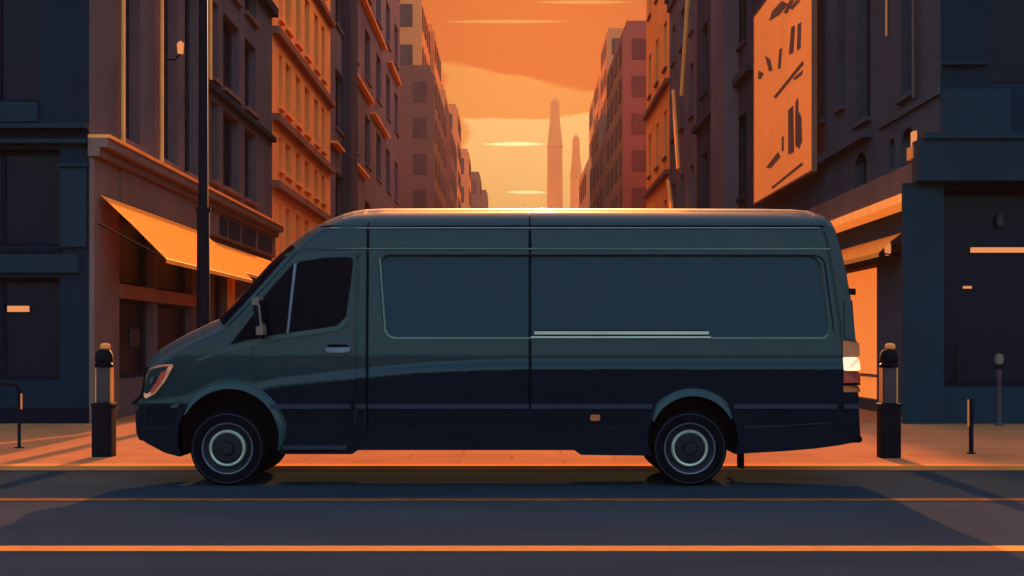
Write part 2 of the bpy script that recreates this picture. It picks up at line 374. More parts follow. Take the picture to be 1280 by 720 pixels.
fb('lit_sign', FRONT, (fx(5), fx(32), fz(389.5), fz(382), -0.20, -0.16), 'lamp', b)
core(b, LEFT, YB + 0.35, YE, H1 - 0.3, 26.8, 'darkbr')
capstone(b, LEFT, YB - 0.2, YE, H1, 'brown2'); 

# awnings (things of their own: one canopy each, hung from the shopfront)
def awning(name, fr, u0, u1, ztop, zbot, out, m, label, grp, side=1):
    root = empty(name, fr.p((u0 + u1) / 2, zbot, 0), label, 'awning', grp)
    n = 10; V = []; Fc = []
    for i in range(n + 1):
        u = u0 + (u1 - u0) * i / n; sag = 0.02 * math.sin(i / n * math.pi * 5)
        V += [fr.p(u, ztop, 0.13), fr.p(u, (ztop + zbot) / 2 + 0.02 + sag * 0.3, 0.13 + (out - 0.13) * 0.5), fr.p(u, zbot, out), fr.p(u, zbot - 0.07, out)]
    for i in range(n):
        for j in range(3): a = i * 4 + j; Fc.append((a, a + 4, a + 5, a + 1))
    c = link('canopy', V, Fc, m, root)
    for u in (u0 + 0.04, u1 - 0.04):
        tube('arm', [fr.p(u, ztop - 0.45, 0.02), fr.p(u, zbot + 0.01, out - 0.03)], 0.014, 'steel', root, 8)
    tube('front_bar', [fr.p(u0, zbot, out - 0.02), fr.p(u1, zbot, out - 0.02)], 0.016, 'steel', root, 8)
    return root
awning('awning', LEFT, yl(116), yl(247), 3.93, 2.84, 1.25, 'awn', 'bright orange sloping awning over the shop window left of the dark pole', 'awnings over the left shopfront')
awning('awning', LEFT, yl(249), yl(334), 3.80, 3.05, 0.95, 'awn', 'orange awning just right of the dark pole, above the van windscreen', 'awnings over the left shopfront')

# ---- left building, sunlight put into its orange wall colour
def side_building(name, fr, u0, u1, H, m, rows, cols, label, glass='glass', trim='brown2', ww=0.5, courses=(), back=18, edge=None, sills=True, group=None, zlast=None):
    cx_ = -1 if fr is LEFT else 1
    root = empty(name, (fr.o.x + cx_ * back / 2, (u0 + u1) / 2, 0), label, 'building', group)
    holes = []
    for (z0, z1) in rows:
        for a, e in cols(u0, u1): holes.append((a, e, z0, z1))
    holed('street_wall', fr, u0, u1, 0, H, holes, m, root)
    # end wall towards the camera above the neighbour
    for h in holes: window(fr, h, root, glass=glass, mull=0, trans=1, sill=trim if sills else None, fm='frame')
    if courses:
        fbs('string_course', fr, [(u0 + 0.02, u1 - 0.02, z, z + 0.22, 0.003, 0.22) for z in courses], edge or trim, root)
    core(root, fr, u0 + 0.01, u1 - 0.01, H, back, m, 0.34)
    capstone(root, fr, u0, u1, H + 0.003, trim)
    return root
def even(n, frac=0.5):
    def f(u0, u1):
        st = (u1 - u0) / n
        return [(u0 + st * (i + 0.5 - frac / 2), u0 + st * (i + 0.5 + frac / 2)) for i in range(n)]
    return f
Y2 = yl(413)
side_building('orange_building', LEFT, YE + 0.01, Y2, 21, 'sun_orange', [(0.6, 3.2), (4.0, 5.7), (6.75, 7.75), (8.7, 10.3), (11.4, 13.4), (14.6, 16.6), (17.6, 19.4)],
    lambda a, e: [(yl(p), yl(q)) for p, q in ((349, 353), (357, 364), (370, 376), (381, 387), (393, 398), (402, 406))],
    'building on the left with sunlight orange as its wall colour, between the brown corner house and the dark block', glass='glassb', trim='sun_orange', courses=(6.05, 8.05, 10.65, 13.8), edge='terrad')
# ---- left dark block
Y3 = yl(500)
d = side_building('dark_block', LEFT, Y2 + 0.01, Y3, 31, 'umber', [(1.0, 3.6), (6.2, 8.4), (10.2, 12.6), (14.4, 16.8), (18.6, 21), (23, 25.4), (27, 29)], even(6, 0.45),
    'dark umber block on the left beyond the orange building, with ledges coloured orange for sunlight', courses=(), trim='umber')
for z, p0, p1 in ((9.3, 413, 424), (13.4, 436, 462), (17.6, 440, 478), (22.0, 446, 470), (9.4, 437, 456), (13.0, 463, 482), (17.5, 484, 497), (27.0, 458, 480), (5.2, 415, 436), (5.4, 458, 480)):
    fb('ledge', LEFT, (yl(p0), yl(p1), z, z + 0.09, 0.003, 0.26), 'edge_orange', d)  # orange ledges paint sunlit strokes on the dark wall
fb('bay', LEFT, (yl(428), yl(437), 5.8, 21, 0.003, 0.35), 'darkbr', d)

# ---- right corner building
b = empty('corner_building', (16, 31, 0), 'grey brown corner building on the right with dark display window and arched openings', 'building')
YE = yr(1015)
def RO(pa, pb, ta, ba): Y = yr(pa); return (Y, yr(pb), zz(ba, Y), zz(ta, Y))
Z1 = zz(150, yr(1088))
upr = [(yr(1143), yr(1126), 5.95, 11.5), (yr(1088), yr(1071), 6.0, 11.5), (yr(1056), yr(1047), 6.6, 11.5), (yr(1032), yr(1025), 6.6, 11.5),
       (yr(1143), yr(1126), 12.6, 15.6), (yr(1088), yr(1071), 12.6, 15.6), (yr(1047), yr(1032), 12.6, 15.6)]
arc = [(yr(1142), yr(1126), 4.6, 5.35), (yr(1118), yr(1111), 4.75, 5.3), (yr(1083), yr(1068), 4.0, 5.35)]
door = [(yr(1096), yr(1052), PH, 3.0)]
holed('side_wall', RIGHT, YB, YE, 0, H1, upr + arc + door, 'taupe', b)
for h in upr: window(RIGHT, h, b, mull=0, trans=2, sill='taupe')
for h in arc:
    window(RIGHT, h, b, mull=0, trans=0, name='arched_window')
    # the arch filler: two spandrels closing the square head
    a, e, c, t_ = h; r = (e - a) / 2; cu = (a + e) / 2; rz = min(r, 0.3)
    for sgn in (-1, 1):
        V = []; Fc = []; base = len(V); V.append(RIGHT.p(cu + sgn * r, t_, -0.01)); n = 8
        for i in range(n + 1):
            an = math.pi / 2 * i / n; V.append(RIGHT.p(cu + sgn * r * math.cos(an), t_ - rz + rz * math.sin(an), -0.01))
        for i in range(n): Fc.append((base, base + 1 + i, base + 2 + i))
        link('arch_head', V, Fc, 'taupe', b)
w_ = window(RIGHT, door[0], b, depth=0.12, glass='shop', mull=0, trans=0, fm='terrad', name='lit_shop_window')
fb('stall_riser', RIGHT, (yr(1096), yr(1052), PH, 0.28, -0.10, 0.02), 'grey', b)
fb('shop_rail', RIGHT, (yr(1096), yr(1052), 0.72, 0.78, -0.09, -0.05), 'terrad', b)
fb('fascia_board', RIGHT, (YB - 0.03, YE - 0.3, 4.02, 4.52, 0.003, 0.34), 'brown2', b)
fb('glowing_awning_edge', RIGHT, (YB - 0.03, YE - 0.3, 3.86, 4.017, 0.003, 0.45), 'edge_glow', b)  # added emission stands in for sunlight on an awning edge
fb('course_edge', RIGHT, (YB - 0.10, YB + 0.35, 4.523, 4.74, 0.003, 0.48), 'edge_orange', b)
fbs('string_course', RIGHT, ((yr(1090), YE, 5.55, 5.72, 0.003, 0.2), (YB, yr(1100), 5.60, 5.72, 0.003, 0.06), (YB, YE, 11.8, 12.1, 0.003, 0.2)), 'taupe', b)
fb('lamp_box', RIGHT, (yr(1146.5), yr(1142.5), 4.75, 5.2, 0.003, 0.06), 'lamp', b)
tube('wall_tube', [(XR - 0.06, yr(1112), 7.3), (XR - 0.06, yr(1112), 9.8)], 0.02, 'edge_orange', b)
tube('wall_tube', [(XR - 0.1, yr(1150), 5.75), (XR - 0.1, yr(1150), 11.5)], 0.045, 'grey', b)
# navy front right
def opening(a, b_, t, bo): return (fx(a), fx(b_), fz(bo), fz(t))
ro = [opening(1180, 1420, 236, 483), opening(1450, 1650, 236, 483), opening(1238, 1400, -90, 104), opening(1460, 1620, -90, 104), (fx(1238), fx(1400), 10.2, 13.2), (fx(1460), fx(1620), 10.2, 13.2)]
holed('front_wall', FRONT, XR, 34, 0, H1, ro, 'navy', b)
for i, h in enumerate(ro): window(FRONT, h, b, depth=0.45 if i < 2 else 0.28, mull=0 if i < 2 else 1, trans=0, fm='navyd')
fb('entablature', FRONT, (XR - 0.48, 34, fz(229), fz(178), 0.004, 0.42), 'navy2', b)
fb('cornice_edge', FRONT, (XR - 0.40, 34, fz(177.8), fz(171), 0.004, 0.50), 'navy2', b)
fb('corner_pier', FRONT, (fx(1127), fx(1177), 0, fz(229.5), 0.003, 0.12), 'navy2', b)
fb('pier_base', FRONT, (fx(1126), fx(1178), 0, fz(483), 0.124, 0.17), 'navy2', b)
fbs('panel_moulding', FRONT, ((XR, fx(1231), fz(82), fz(78), 0.003, 0.12), (XR, fx(1262), fz(170), fz(112), 0.003, 0.08)), 'navy2', b)
fb('stall_riser', FRONT, (fx(1178.5), 34, 0, fz(484), 0.003, 0.10), 'navy2', b)
fb('strip_light', FRONT, (fx(1222), fx(1300), fz(314), fz(307.5), -0.40, -0.34), 'lamp', b)
fb('small_sign', FRONT, (fx(1213), fx(1223.5), fz(359.5), fz(356.5), -0.42, -0.38), 'lamp', b)
tube('door_handle', [(fx(1205), YB + 0.30, fz(432)), (fx(1205), YB + 0.30, fz(486))], 0.022, 'grey', b)
lat('wall_lamp', [(0.0, -0.10), (0.05, -0.08), (0.075, 0), (0.05, 0.09), (0.01, 0.14)], (fx(1258), YB + 0.32, fz(275)), 'grey', b)
lat('wall_lamp', [(0.0, -0.13), (0.05, -0.11), (0.06, 0), (0.05, 0.11), (0.0, 0.13)], (XR - 0.30, yr(1130), zz(311, yr(1130))), 'lamp', b)
fb('lamp_bracket', RIGHT, (yr(1130) - 0.02, yr(1130) + 0.02, 3.03, 3.07, 0.003, 0.28), 'steel', b)
core(b, RIGHT, YB + 0.5, YE, H1 - 0.3, 26.7, 'darkbr'); capstone(b, RIGHT, YB - 0.2, YE, H1, 'taupe')
awning('awning', RIGHT, yr(1136), yr(1045), 3.42, 3.05, 0.55, 'awn', 'narrow orange awning over the glowing shop window behind the van', 'shop awnings')

# ---- right building carrying the billboard
Y2r = yr(943)
side_building('billboard_building', RIGHT, YE + 0.01, Y2r, 14.5, 'darkbr', [(0.8, 3.4), (12, 13.4)], even(3, 0.5), 'dark building on the right carrying the big orange board', trim='darkbr')
bb = empty('billboard', (XR - 0.3, (YE + Y2r) / 2, 5.5), 'big orange billboard with brown marks on the right wall above the van rear', 'billboard')
fb('panel', RIGHT, (34.20, 42.42, 5.42, 10.75, 0.22, 0.30), 'board', bb)
bm = bmesh.new()
for dd in ((34.15, 34.197, 5.37, 10.80), (42.423, 42.47, 5.37, 10.80)): fbox(bm, RIGHT, *dd, 0.20, 0.32)
fbox(bm, RIGHT, 34.197, 42.423, 5.37, 5.417, 0.20, 0.32); fbox(bm, RIGHT, 34.197, 42.423, 10.753, 10.80, 0.20, 0.32)
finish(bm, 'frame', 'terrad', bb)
for y in (36.6, 38.4, 41.4): fbs('bracket', RIGHT, ((y - 0.05, y + 0.05, 5.7, 5.8, 0.0, 0.218), (y - 0.05, y + 0.05, 10.3, 10.4, 0.0, 0.218)), 'steel', bb)
xb = XR - 0.30
def bpt(px, py): Y = xb * F / (px - 640); return (xb, Y, zz(py, Y))
strokes = [((962, 26), (975, 18), (985, 5), (978, 1), (966, 14)), ((988, 0), (993, 0), (984, 17), (980, 16)), ((996, 0), (1001, 0), (991, 12), (988, 10)),
 ((990, 34), (994, 32), (992, 66), (987, 68)), ((998, 30), (1002, 28), (1001, 60), (997, 63)), ((975, 62), (978, 60), (976, 85), (973, 86)),
 ((957, 70), (963, 74), (966, 88), (962, 89)), ((949, 88), (955, 92), (951, 99), (948, 98)), ((968, 121), (1004, 76), (1005, 80), (970, 123)), ((992, 98), (1004, 88), (1003, 93), (994, 100)),
 ((986, 138), (992, 132), (993, 190), (986, 193)), ((995, 128), (998, 122), (1000, 186), (995, 182)), ((999, 140), (1002, 146), (1003, 176), (1000, 184)),
 ((965, 234), (1003, 203), (1004, 206), (966, 236)), ((958, 210), (973, 190), (976, 196), (964, 210)), ((978, 172), (980, 170), (980, 188), (978, 189))]
V = []; Fc = []
for s in strokes:
    n0 = len(V); k = len(s)
    for dx_ in (0.003, 0.02):
        for p in s: q = bpt(*p); V.append((q[0] - dx_, q[1], q[2]))
    Fc.append(tuple(range(n0 + k, n0 + 2 * k)))
    for i in range(k): j = (i + 1) % k; Fc.append((n0 + i, n0 + j, n0 + k + j, n0 + k + i))
link('painted_marks', V, Fc, 'terrad', bb)

# ---- right row beyond
Y3r, Y4r, Y5r = yr(871), yr(837), yr(808)
d = side_building('dark_block', RIGHT, Y2r + 0.15, Y3r, 24, 'darkbr', [(1, 3.8), (6, 8.6), (10.8, 13.4), (15.6, 18.2), (20, 22)], even(3, 0.4), 'tall dark block on the right directly behind the orange billboard', trim='darkbr', courses=(5.0, 9.6))
fb('bay', RIGHT, (Y2r + 3, Y2r + 6, 5.3, 22, 0.003, 0.5), 'umber', d)
d = side_building('dark_block', RIGHT, Y3r + 0.01, Y4r, 17, 'umber', [(1, 3.6), (6.5, 8.6), (10.6, 12.7), (14, 15.6)], even(3, 0.4), 'lower dark block on the right with slanting orange stair rails', trim='umber')
for (z0, z1, a, e) in ((5.6, 8.6, 857, 845), (8.6, 12.2, 859, 852), (11.5, 15.2, 863, 872)):
    tube('stair_rail', [(XR - 0.35, yr(a), z0), (XR - 0.35, yr(e), z1)], 0.09, 'edge_orange', d)
side_building('orange_house', RIGHT, Y4r + 0.01, Y5r, 23, 'sun_orange', [(1, 3.6), (6.0, 8.2), (10.2, 12.4), (14.4, 16.6), (18.6, 20.8)], even(3, 0.35), 'house on the right with sunlight orange as its wall colour, between the dark block and the brown tower', glass='glassb', trim='terrad', courses=(4.8, 9.2, 13.4))  # sunlit facade, its orange put into the base colour

# ---- skyline blocks with their own distances
def block(name, side, pxe, top, Y, m, label, width=12, length=16, rows=6, cols=4, crown=None):
    x = (pxe - 640) * Y / F; H = zz(top, Y)
    x0, x1 = (x - width, x) if side < 0 else (x, x + width)
    root = empty(name, ((x0 + x1) / 2, Y + length / 2, 0), label, 'building', 'towers along the far street')
    fr = Fr((0, Y, 0), (1, 0, 0), (0, -1, 0)); fs = Fr((x, 0, 0), (0, 1, 0), (-side, 0, 0))
    box('wall', (x0, x1, Y, Y + length, 0, H), m, root, bev=0.05)
    box('parapet', (x0 + 0.3, x1 - 0.3, Y + 0.3, Y + length - 0.3, H + 0.003, H + 0.7), m, root)
    zs = [H * (i + 0.5) / rows for i in range(rows)]
    for z in zs:
        h = H / rows * 0.28
        for j in range(cols):
            u = x0 + width * (j + 0.5) / cols; fb('window', fr, (u - width / cols * 0.22, u + width / cols * 0.22, z - h, z + h, 0.003, 0.05), 'farwin', root)
        for j in range(4):
            u = Y + length * (j + 0.5) / 4; fb('window', fs, (u - length * 0.07, u + length * 0.07, z - h, z + h, 0.003, 0.05), 'farwin', root)
    if crown == 'step':
        s = width * 0.25; box('upper_storey', ((x0 + s if side < 0 else x0 + s), x1 - s, Y + 2, Y + length - 2, H + 0.71, H * 1.08), m, root)
    if crown == 'tank':
        cx_ = (x0 + x1) / 2 + (width * 0.2 if side < 0 else -width * 0.2); lat('water_tank', [(1.1, 0.7), (1.1, 3.0), (0.05, 3.8)], (cx_, Y + 4, H), m, root)
    return root
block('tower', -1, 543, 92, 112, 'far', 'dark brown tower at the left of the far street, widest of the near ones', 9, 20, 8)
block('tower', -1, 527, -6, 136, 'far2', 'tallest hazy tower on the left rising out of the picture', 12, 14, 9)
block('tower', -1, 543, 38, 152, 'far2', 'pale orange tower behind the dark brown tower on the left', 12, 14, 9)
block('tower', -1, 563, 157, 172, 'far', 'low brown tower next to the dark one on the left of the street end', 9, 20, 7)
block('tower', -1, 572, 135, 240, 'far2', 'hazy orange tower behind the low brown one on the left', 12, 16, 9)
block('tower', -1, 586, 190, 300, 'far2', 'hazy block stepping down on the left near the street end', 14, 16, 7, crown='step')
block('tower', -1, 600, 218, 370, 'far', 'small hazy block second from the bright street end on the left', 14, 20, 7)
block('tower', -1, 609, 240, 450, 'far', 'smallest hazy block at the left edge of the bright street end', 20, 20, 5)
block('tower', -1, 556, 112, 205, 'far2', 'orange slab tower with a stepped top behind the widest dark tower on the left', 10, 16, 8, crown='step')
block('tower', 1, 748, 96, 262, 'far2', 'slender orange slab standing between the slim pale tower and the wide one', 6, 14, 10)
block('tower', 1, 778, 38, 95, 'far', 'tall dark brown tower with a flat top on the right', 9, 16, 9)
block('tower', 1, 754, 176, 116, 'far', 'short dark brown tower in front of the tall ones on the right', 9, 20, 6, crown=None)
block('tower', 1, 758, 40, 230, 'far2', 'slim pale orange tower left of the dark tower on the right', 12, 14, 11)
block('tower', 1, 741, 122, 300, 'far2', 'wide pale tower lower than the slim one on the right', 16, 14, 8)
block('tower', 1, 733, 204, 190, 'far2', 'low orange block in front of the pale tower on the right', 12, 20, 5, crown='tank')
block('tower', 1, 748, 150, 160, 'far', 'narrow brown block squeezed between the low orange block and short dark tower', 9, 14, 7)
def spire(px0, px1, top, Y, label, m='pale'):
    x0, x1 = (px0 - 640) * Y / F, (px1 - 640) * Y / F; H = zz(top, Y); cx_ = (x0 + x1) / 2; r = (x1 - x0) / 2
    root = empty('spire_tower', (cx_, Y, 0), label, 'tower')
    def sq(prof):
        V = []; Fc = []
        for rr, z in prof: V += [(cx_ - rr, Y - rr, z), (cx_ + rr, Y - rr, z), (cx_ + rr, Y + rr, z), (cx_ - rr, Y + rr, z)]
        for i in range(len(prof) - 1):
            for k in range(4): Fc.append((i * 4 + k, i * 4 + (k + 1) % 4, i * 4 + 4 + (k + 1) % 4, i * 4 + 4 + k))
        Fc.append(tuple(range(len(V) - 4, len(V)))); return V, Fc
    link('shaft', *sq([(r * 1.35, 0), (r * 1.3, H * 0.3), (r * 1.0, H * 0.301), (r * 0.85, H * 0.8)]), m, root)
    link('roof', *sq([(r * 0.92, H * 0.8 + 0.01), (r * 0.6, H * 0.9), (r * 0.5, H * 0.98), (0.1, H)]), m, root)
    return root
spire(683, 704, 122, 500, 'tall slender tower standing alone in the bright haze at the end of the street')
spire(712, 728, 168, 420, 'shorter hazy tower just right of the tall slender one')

# ------------------------------------------------------------------ street furniture
def G(px, py, z=PH):                                   # ground point under a pixel
    Y = (HC - z) * F / (py - HY); return (px - 640) * Y / F, Y
# dark pole in front of the left shops
x, y = (254 - 640) * 26.0 / F, 26.0
p = empty('lamp_post', (x, y, PH), 'tall dark lamp post in front of the left shopfront, behind the van bonnet', 'lamp post')
lat('pole', [(0.16, 0.0), (0.16, 0.5), (0.12, 0.55), (0.108, 3.7), (0.085, 3.75), (0.07, 10.2), (0.0, 10.25)], (x, y, PH), 'steel', p, n=20)
tube('arm', [(x, y, 9.9), (x + 0.6, y, 10.5), (x + 1.6, y, 10.7)], 0.04, 'steel', p)
lat('lamp_head', [(0.0, 0.0), (0.16, 0.02), (0.12, 0.12), (0.0, 0.16)], (x + 1.7, y, 10.6), 'steel', p)
lat('collar', [(0.128, -0.04), (0.135, 0.0), (0.128, 0.04)], (x, y, 3.75), 'steel', p, n=20)
# lantern on the wall at upper left
yq = 30.0; wl = empty('wall_lantern', (XL, yq, 7.6), 'small amber lantern fixed between the tall windows of the left building', 'lantern')
zq = zz(60, yq)
lat('lantern', [(0.0, -0.13), (0.06, -0.11), (0.075, 0.09), (0.0, 0.15)], (XL + 0.42, yq, zq), 'lamp', wl, n=8, smooth=False)
tube('bracket', [(XL, yq, zq - 0.22), (XL + 0.3, yq, zq - 0.24), (XL + 0.42, yq, zq - 0.13)], 0.02, 'steel', wl)

def bollard(x, y, label, s=1.0):
    p = empty('bollard', (x, y, PH), label, 'bollard', 'thick dark bollards beside the van')
    bm = bmesh.new(); bx(bm, x - 0.118 * s, x + 0.118 * s, y - 0.118, y + 0.118, PH, PH + 0.64, bev=0.02)
    bx(bm, x - 0.125 * s, x + 0.125 * s, y - 0.125, y + 0.125, PH + 0.60, PH + 0.64, bev=0.008); finish(bm, 'base', 'steel', p)
    box('pedestal', (x - 0.074, x + 0.074, y - 0.074, y + 0.074, PH + 0.643, PH + 1.06), 'grey', p, bev=0.012)
    for sx in (-1, 1): box('edge_trim', (x + sx * 0.088 - 0.011, x + sx * 0.088 + 0.011, y - 0.03, y + 0.07, PH + 0.643, PH + 1.06), 'edge_orange', p)
    lat('collar', [(0.10, 1.063), (0.108, 1.075), (0.108, 1.10), (0.09, 1.115), (0.10, 1.13), (0.105, 1.15), (0.10, 1.22), (0.07, 1.27), (0.0, 1.28)], (x, y, PH), 'steel', p, n=24)
    lat('cap', [(0.045, 1.275), (0.06, 1.29), (0.06, 1.33), (0.03, 1.35), (0.0, 1.352)], (x + 0.015, y, PH), 'edge_orange', p, n=20)
    return p
x, y = G(130, 570.5); bollard(x, y, 'dark square bollard with amber cap on the pavement left of the van nose')
x, y = G(1111, 572); bollard(x, y, 'dark square bollard with amber cap on the pavement behind the van')
# bicycle stand at left edge
x, y = G(24, 560)
p = empty('bicycle_stand', (x, y, PH), 'dark steel bicycle hoop cut by the left edge of the picture', 'bike stand')
pts = [(x, y, PH)] + [(x - 0.10 + 0.10 * math.cos(a), y, PH + 0.72 + 0.10 * math.sin(a)) for a in [i * math.pi / 16 for i in range(9)]]
pts += [(x - 0.58 - 0.10 * math.sin(a), y, PH + 0.72 + 0.10 * math.cos(a)) for a in [i * math.pi / 16 for i in range(9)]] + [(x - 0.68, y, PH)]
tube('hoop', pts, 0.022, 'steel', p)
lat('foot_plate', [(0.06, 0.0), (0.06, 0.012), (0.022, 0.014)], (x, y, PH), 'steel', p); lat('foot_plate', [(0.06, 0.0), (0.06, 0.012), (0.022, 0.014)], (x - 0.68, y, PH), 'steel', p)
box('reflector', (x + 0.022, x + 0.036, y - 0.02, y + 0.02, PH + 0.50, PH + 0.70), 'edge_orange', p, bev=0.003)
# thin post and parking meter on the right
x, y = G(1214, 567)
p = empty('sign_post', (x, y, PH), 'thin short post on the right pavement between the bollard and the parking meter', 'post')
lat('post', [(0.028, 0.0), (0.028, 0.66), (0.02, 0.675), (0.0, 0.678)], (x, y, PH), 'steel', p, n=14)
lat('foot_plate', [(0.055, 0.0), (0.055, 0.012), (0.03, 0.014)], (x, y, PH), 'steel', p)
box('reflector', (x - 0.042, x - 0.029, y - 0.02, y + 0.02, PH + 0.33, PH + 0.66), 'edge_orange', p, bev=0.003)
x, y = G(1249, 532)
p = empty('parking_meter', (x, y, PH), 'parking meter with a small amber head by the dark window on the right', 'parking meter')
lat('pole', [(0.07, 0.0), (0.07, 0.02), (0.04, 0.04), (0.04, 0.80), (0.05, 0.82), (0.05, 0.90), (0.03, 0.92)], (x, y, PH), 'grey', p, n=16)
bm = bmesh.new(); bx(bm, x - 0.055, x + 0.055, y - 0.05, y + 0.05, PH + 0.925, PH + 1.0, bev=0.015); finish(bm, 'meter_body', 'steel', p)
lat('meter_head', [(0.0, 1.0), (0.055, 1.01), (0.075, 1.08), (0.06, 1.16), (0.0, 1.19)], (x, y, PH), 'peach', p, n=18)

# ------------------------------------------------------------------ the van
YC, W0 = 15.28, 0.88
YN = YC - W0
S = YN / F
def vx(px): return (px - 640) * S
def vz(py): return HC + (HY - py) * S
van = empty('cargo_van', (vx(624), YC, 0.0), 'long dark teal panel van with a high roof parked side-on in front of the street', 'van')
TOP = [(171, 508), (173, 504), (178, 499), (180.5, 480), (183, 464), (187, 455), (200, 445), (216, 435.5), (232, 427), (262, 413), (276, 407.5), (300, 381), (330, 347), (352, 322), (366, 307.5), (385, 291), (405, 277.5), (425, 267.7), (437, 263.7), (450, 261.2), (470, 260),
       (700, 259.6), (960, 259.9), (1008, 260.7), (1025, 262.3), (1037, 266), (1045, 274), (1050, 287), (1055, 306), (1060, 332), (1065, 362), (1069, 395), (1071.5, 430), (1073, 470), (1074.5, 545), (1077.5, 547)]
BOT = [(171, 532), (172, 544), (176, 551), (184, 556), (205, 567), (222, 571.5), (236, 572), (345, 573), (350, 568), (440, 568), (446, 563), (718, 563), (726, 569), (815, 570), (912, 568), (925, 567.5), (980, 564.5), (1020, 561), (1050, 557), (1072, 553), (1077.5, 552)]
WF, WR = (283, 561), (863, 561)
AF, AR = (287, 548, 62), (866, 548, 53)
tp = np.array(TOP); bt = np.array(BOT)
def top_px(p): return np.interp(p, tp[:, 0], tp[:, 1])
def bot_px(p):
    v = np.interp(p, bt[:, 0], bt[:, 1])
    return v
def sst(e0, e1, v): t = np.clip((v - e0) / (e1 - e0), 0, 1); return t * t * (3 - 2 * t)
def rrect(px, py, l, t, r, b, rad, slant_l=0.0, slant_r=0.0):   # signed distance (px) to a rounded box with slanting ends; negative inside
    lx = l + slant_l * (py - t); rx = r + slant_r * (py - t)
    cx_ = (lx + rx) / 2; cy_ = (t + b) / 2
    qx = np.abs(px - cx_) - (rx - lx) / 2 + rad; qy = np.abs(py - cy_) - (b - t) / 2 + rad
    return np.hypot(np.maximum(qx, 0), np.maximum(qy, 0)) + np.minimum(np.maximum(qx, qy), 0) - rad
def seam(d, wd=1.6): return -0.012 * np.exp(-(d / wd) ** 2)
def belt_y(px): return np.interp(px, [180, 260, 350, 447, 520, 600, 660, 1075], [500, 488, 471, 461, 454, 450.5, 449, 449])
def width(px, py):
    z = vz(py); zt = vz(top_px(px))
    Wd = np.full_like(px, W0)
    Wd = Wd - 0.085 * np.clip((z - 1.28) / 1.2, 0, 1.3)                            # straight tumblehome above the belt
    Wd = Wd - 0.035 * sst(1.25, 0.35, z) * 1.0                                     # tuck-under
    bl = belt_y(px)                                                                # belt crease: upper body set in, ledge faces the sky
    fade = sst(300, 600, px)
    Wd = Wd - (0.010 + 0.022 * fade) * sst(0.0, 1.0, (bl + 12 - py) / 12.5)
    Wd = Wd - 0.016 * sst(330, 700, px) * 0
    Wd = Wd - 0.012 * sst(281, 279, py) * sst(380, 400, px)                        # roof gutter steps
    Wd = Wd + seam(py - 281.5, 1.3) * sst(388, 400, px) * sst(1042, 1034, px) * 1.6
    Wd = Wd - 0.010 * sst(311.2, 308.8, py) * sst(362, 374, px) * sst(1042, 1036, px)
    sd_ = rrect(px, py, 472.5, 319, 1026, 422, 16, 0.06, 0.11)
    Wd = Wd - 0.012 * sst(1.2, -1.2, sd_)
    Wd = Wd + seam(px - 458.5) * sst(276, 280, py) * sst(545, 538, py)
    Wd = Wd + seam(px - 662.5) * sst(512, 508, py)
    Wd = Wd + seam(px - np.interp(py, [320, 560], [446.5, 443])) * sst(318, 322, py) * 0.9
    Wd = Wd + seam(px - np.interp(py, [262, 300, 360, 425], [1022, 1036, 1045, 1053]), 1.2) * sst(425, 420, py)
    Wd = Wd + seam(py - 533.5, 1.0) * 0.35
    # door front edge
    Wd = Wd + seam(px - np.interp(py, [420, 450, 500, 560], [318, 316, 318, 352])) * sst(425, 432, py) * 0.7
    # arches: soft swelling
    for cx_, cy_, r in (AF, AR):
        dd = np.hypot(px - cx_, py - cy_) - r; Wd = Wd + 0.020 * np.exp(-(np.maximum(dd, 0) / 7.0) ** 2)
    # plan taper of the nose and tail
    n = np.clip((340 - px) / 170, 0, 1); Wd = Wd - 0.16 * n ** 2.2
    Wd = Wd - 0.10 * np.clip((184 - px) / 13, 0, 1) ** 2
    q = np.clip((px - 1030) / 48, 0, 1); Wd = Wd - 0.05 * q ** 2
    # roll over into roof / bonnet
    rr = np.interp(px, [171, 185, 276, 400, 455, 1020, 1050, 1077], [0.05, 0.10, 0.10, 0.12, 0.24, 0.24, 0.14, 0.08])
    ins = np.interp(px, [171, 185, 276, 400, 455, 1020, 1050, 1077], [0.05, 0.14, 0.10, 0.10, 0.30, 0.30, 0.12, 0.05])
    t = np.clip(1 - (zt - z) / rr, 0, 1)
    Wd = Wd - ins * (1 - np.sqrt(np.maximum(1 - t ** 2, 0)))
    return Wd
cols = np.concatenate([np.linspace(171, 190, 26, endpoint=False), np.linspace(190, 1030, 640, endpoint=False), np.linspace(1030, 1077.5, 60)])
NR = 230
tr = np.linspace(0, 1, NR); tr = 0.5 * tr + 0.5 * (1 - (1 - tr) ** 1.6)       # denser near the top (row 0 = bottom)
PX = np.repeat(cols[:, None], NR, 1)
PYg = bot_px(cols)[:, None] + (top_px(cols) - bot_px(cols))[:, None] * tr[None, :]
WD = width(PX, PYg)
def colfac(p):
    p = np.asarray(p, float); return (YC - width(p, np.full_like(p, 500.0))) / YN
Xg = vx(PX) * colfac(cols)[:, None]; Zg = vz(PYg)
def inpoly(px, py, poly):
    c = np.zeros(px.shape, bool); n = len(poly)
    for i in range(n):
        x1, y1 = poly[i]; x2, y2 = poly[(i + 1) % n]
        cond = ((y1 > py) != (y2 > py)) & (px < (x2 - x1) * (py - y1) / (y2 - y1 + 1e-12) + x1); c ^= cond
    return c
fpx = (PX[:-1, :-1] + PX[1:, 1:]) / 2; fpy = (PYg[:-1, :-1] + PYg[1:, 1:]) / 2
region = np.zeros(fpx.shape, int)                                              # 0 body
DOOR = [(316, 440), (330, 392), (362, 318), (446, 316), (443, 600), (352, 600), (330, 520), (318, 500)]
region[(fpx > 459) & (fpx < 662) & (fpy > 281) & (fpy < 533)] = 2               # sliding door
region[inpoly(fpx, fpy, DOOR)] = 1
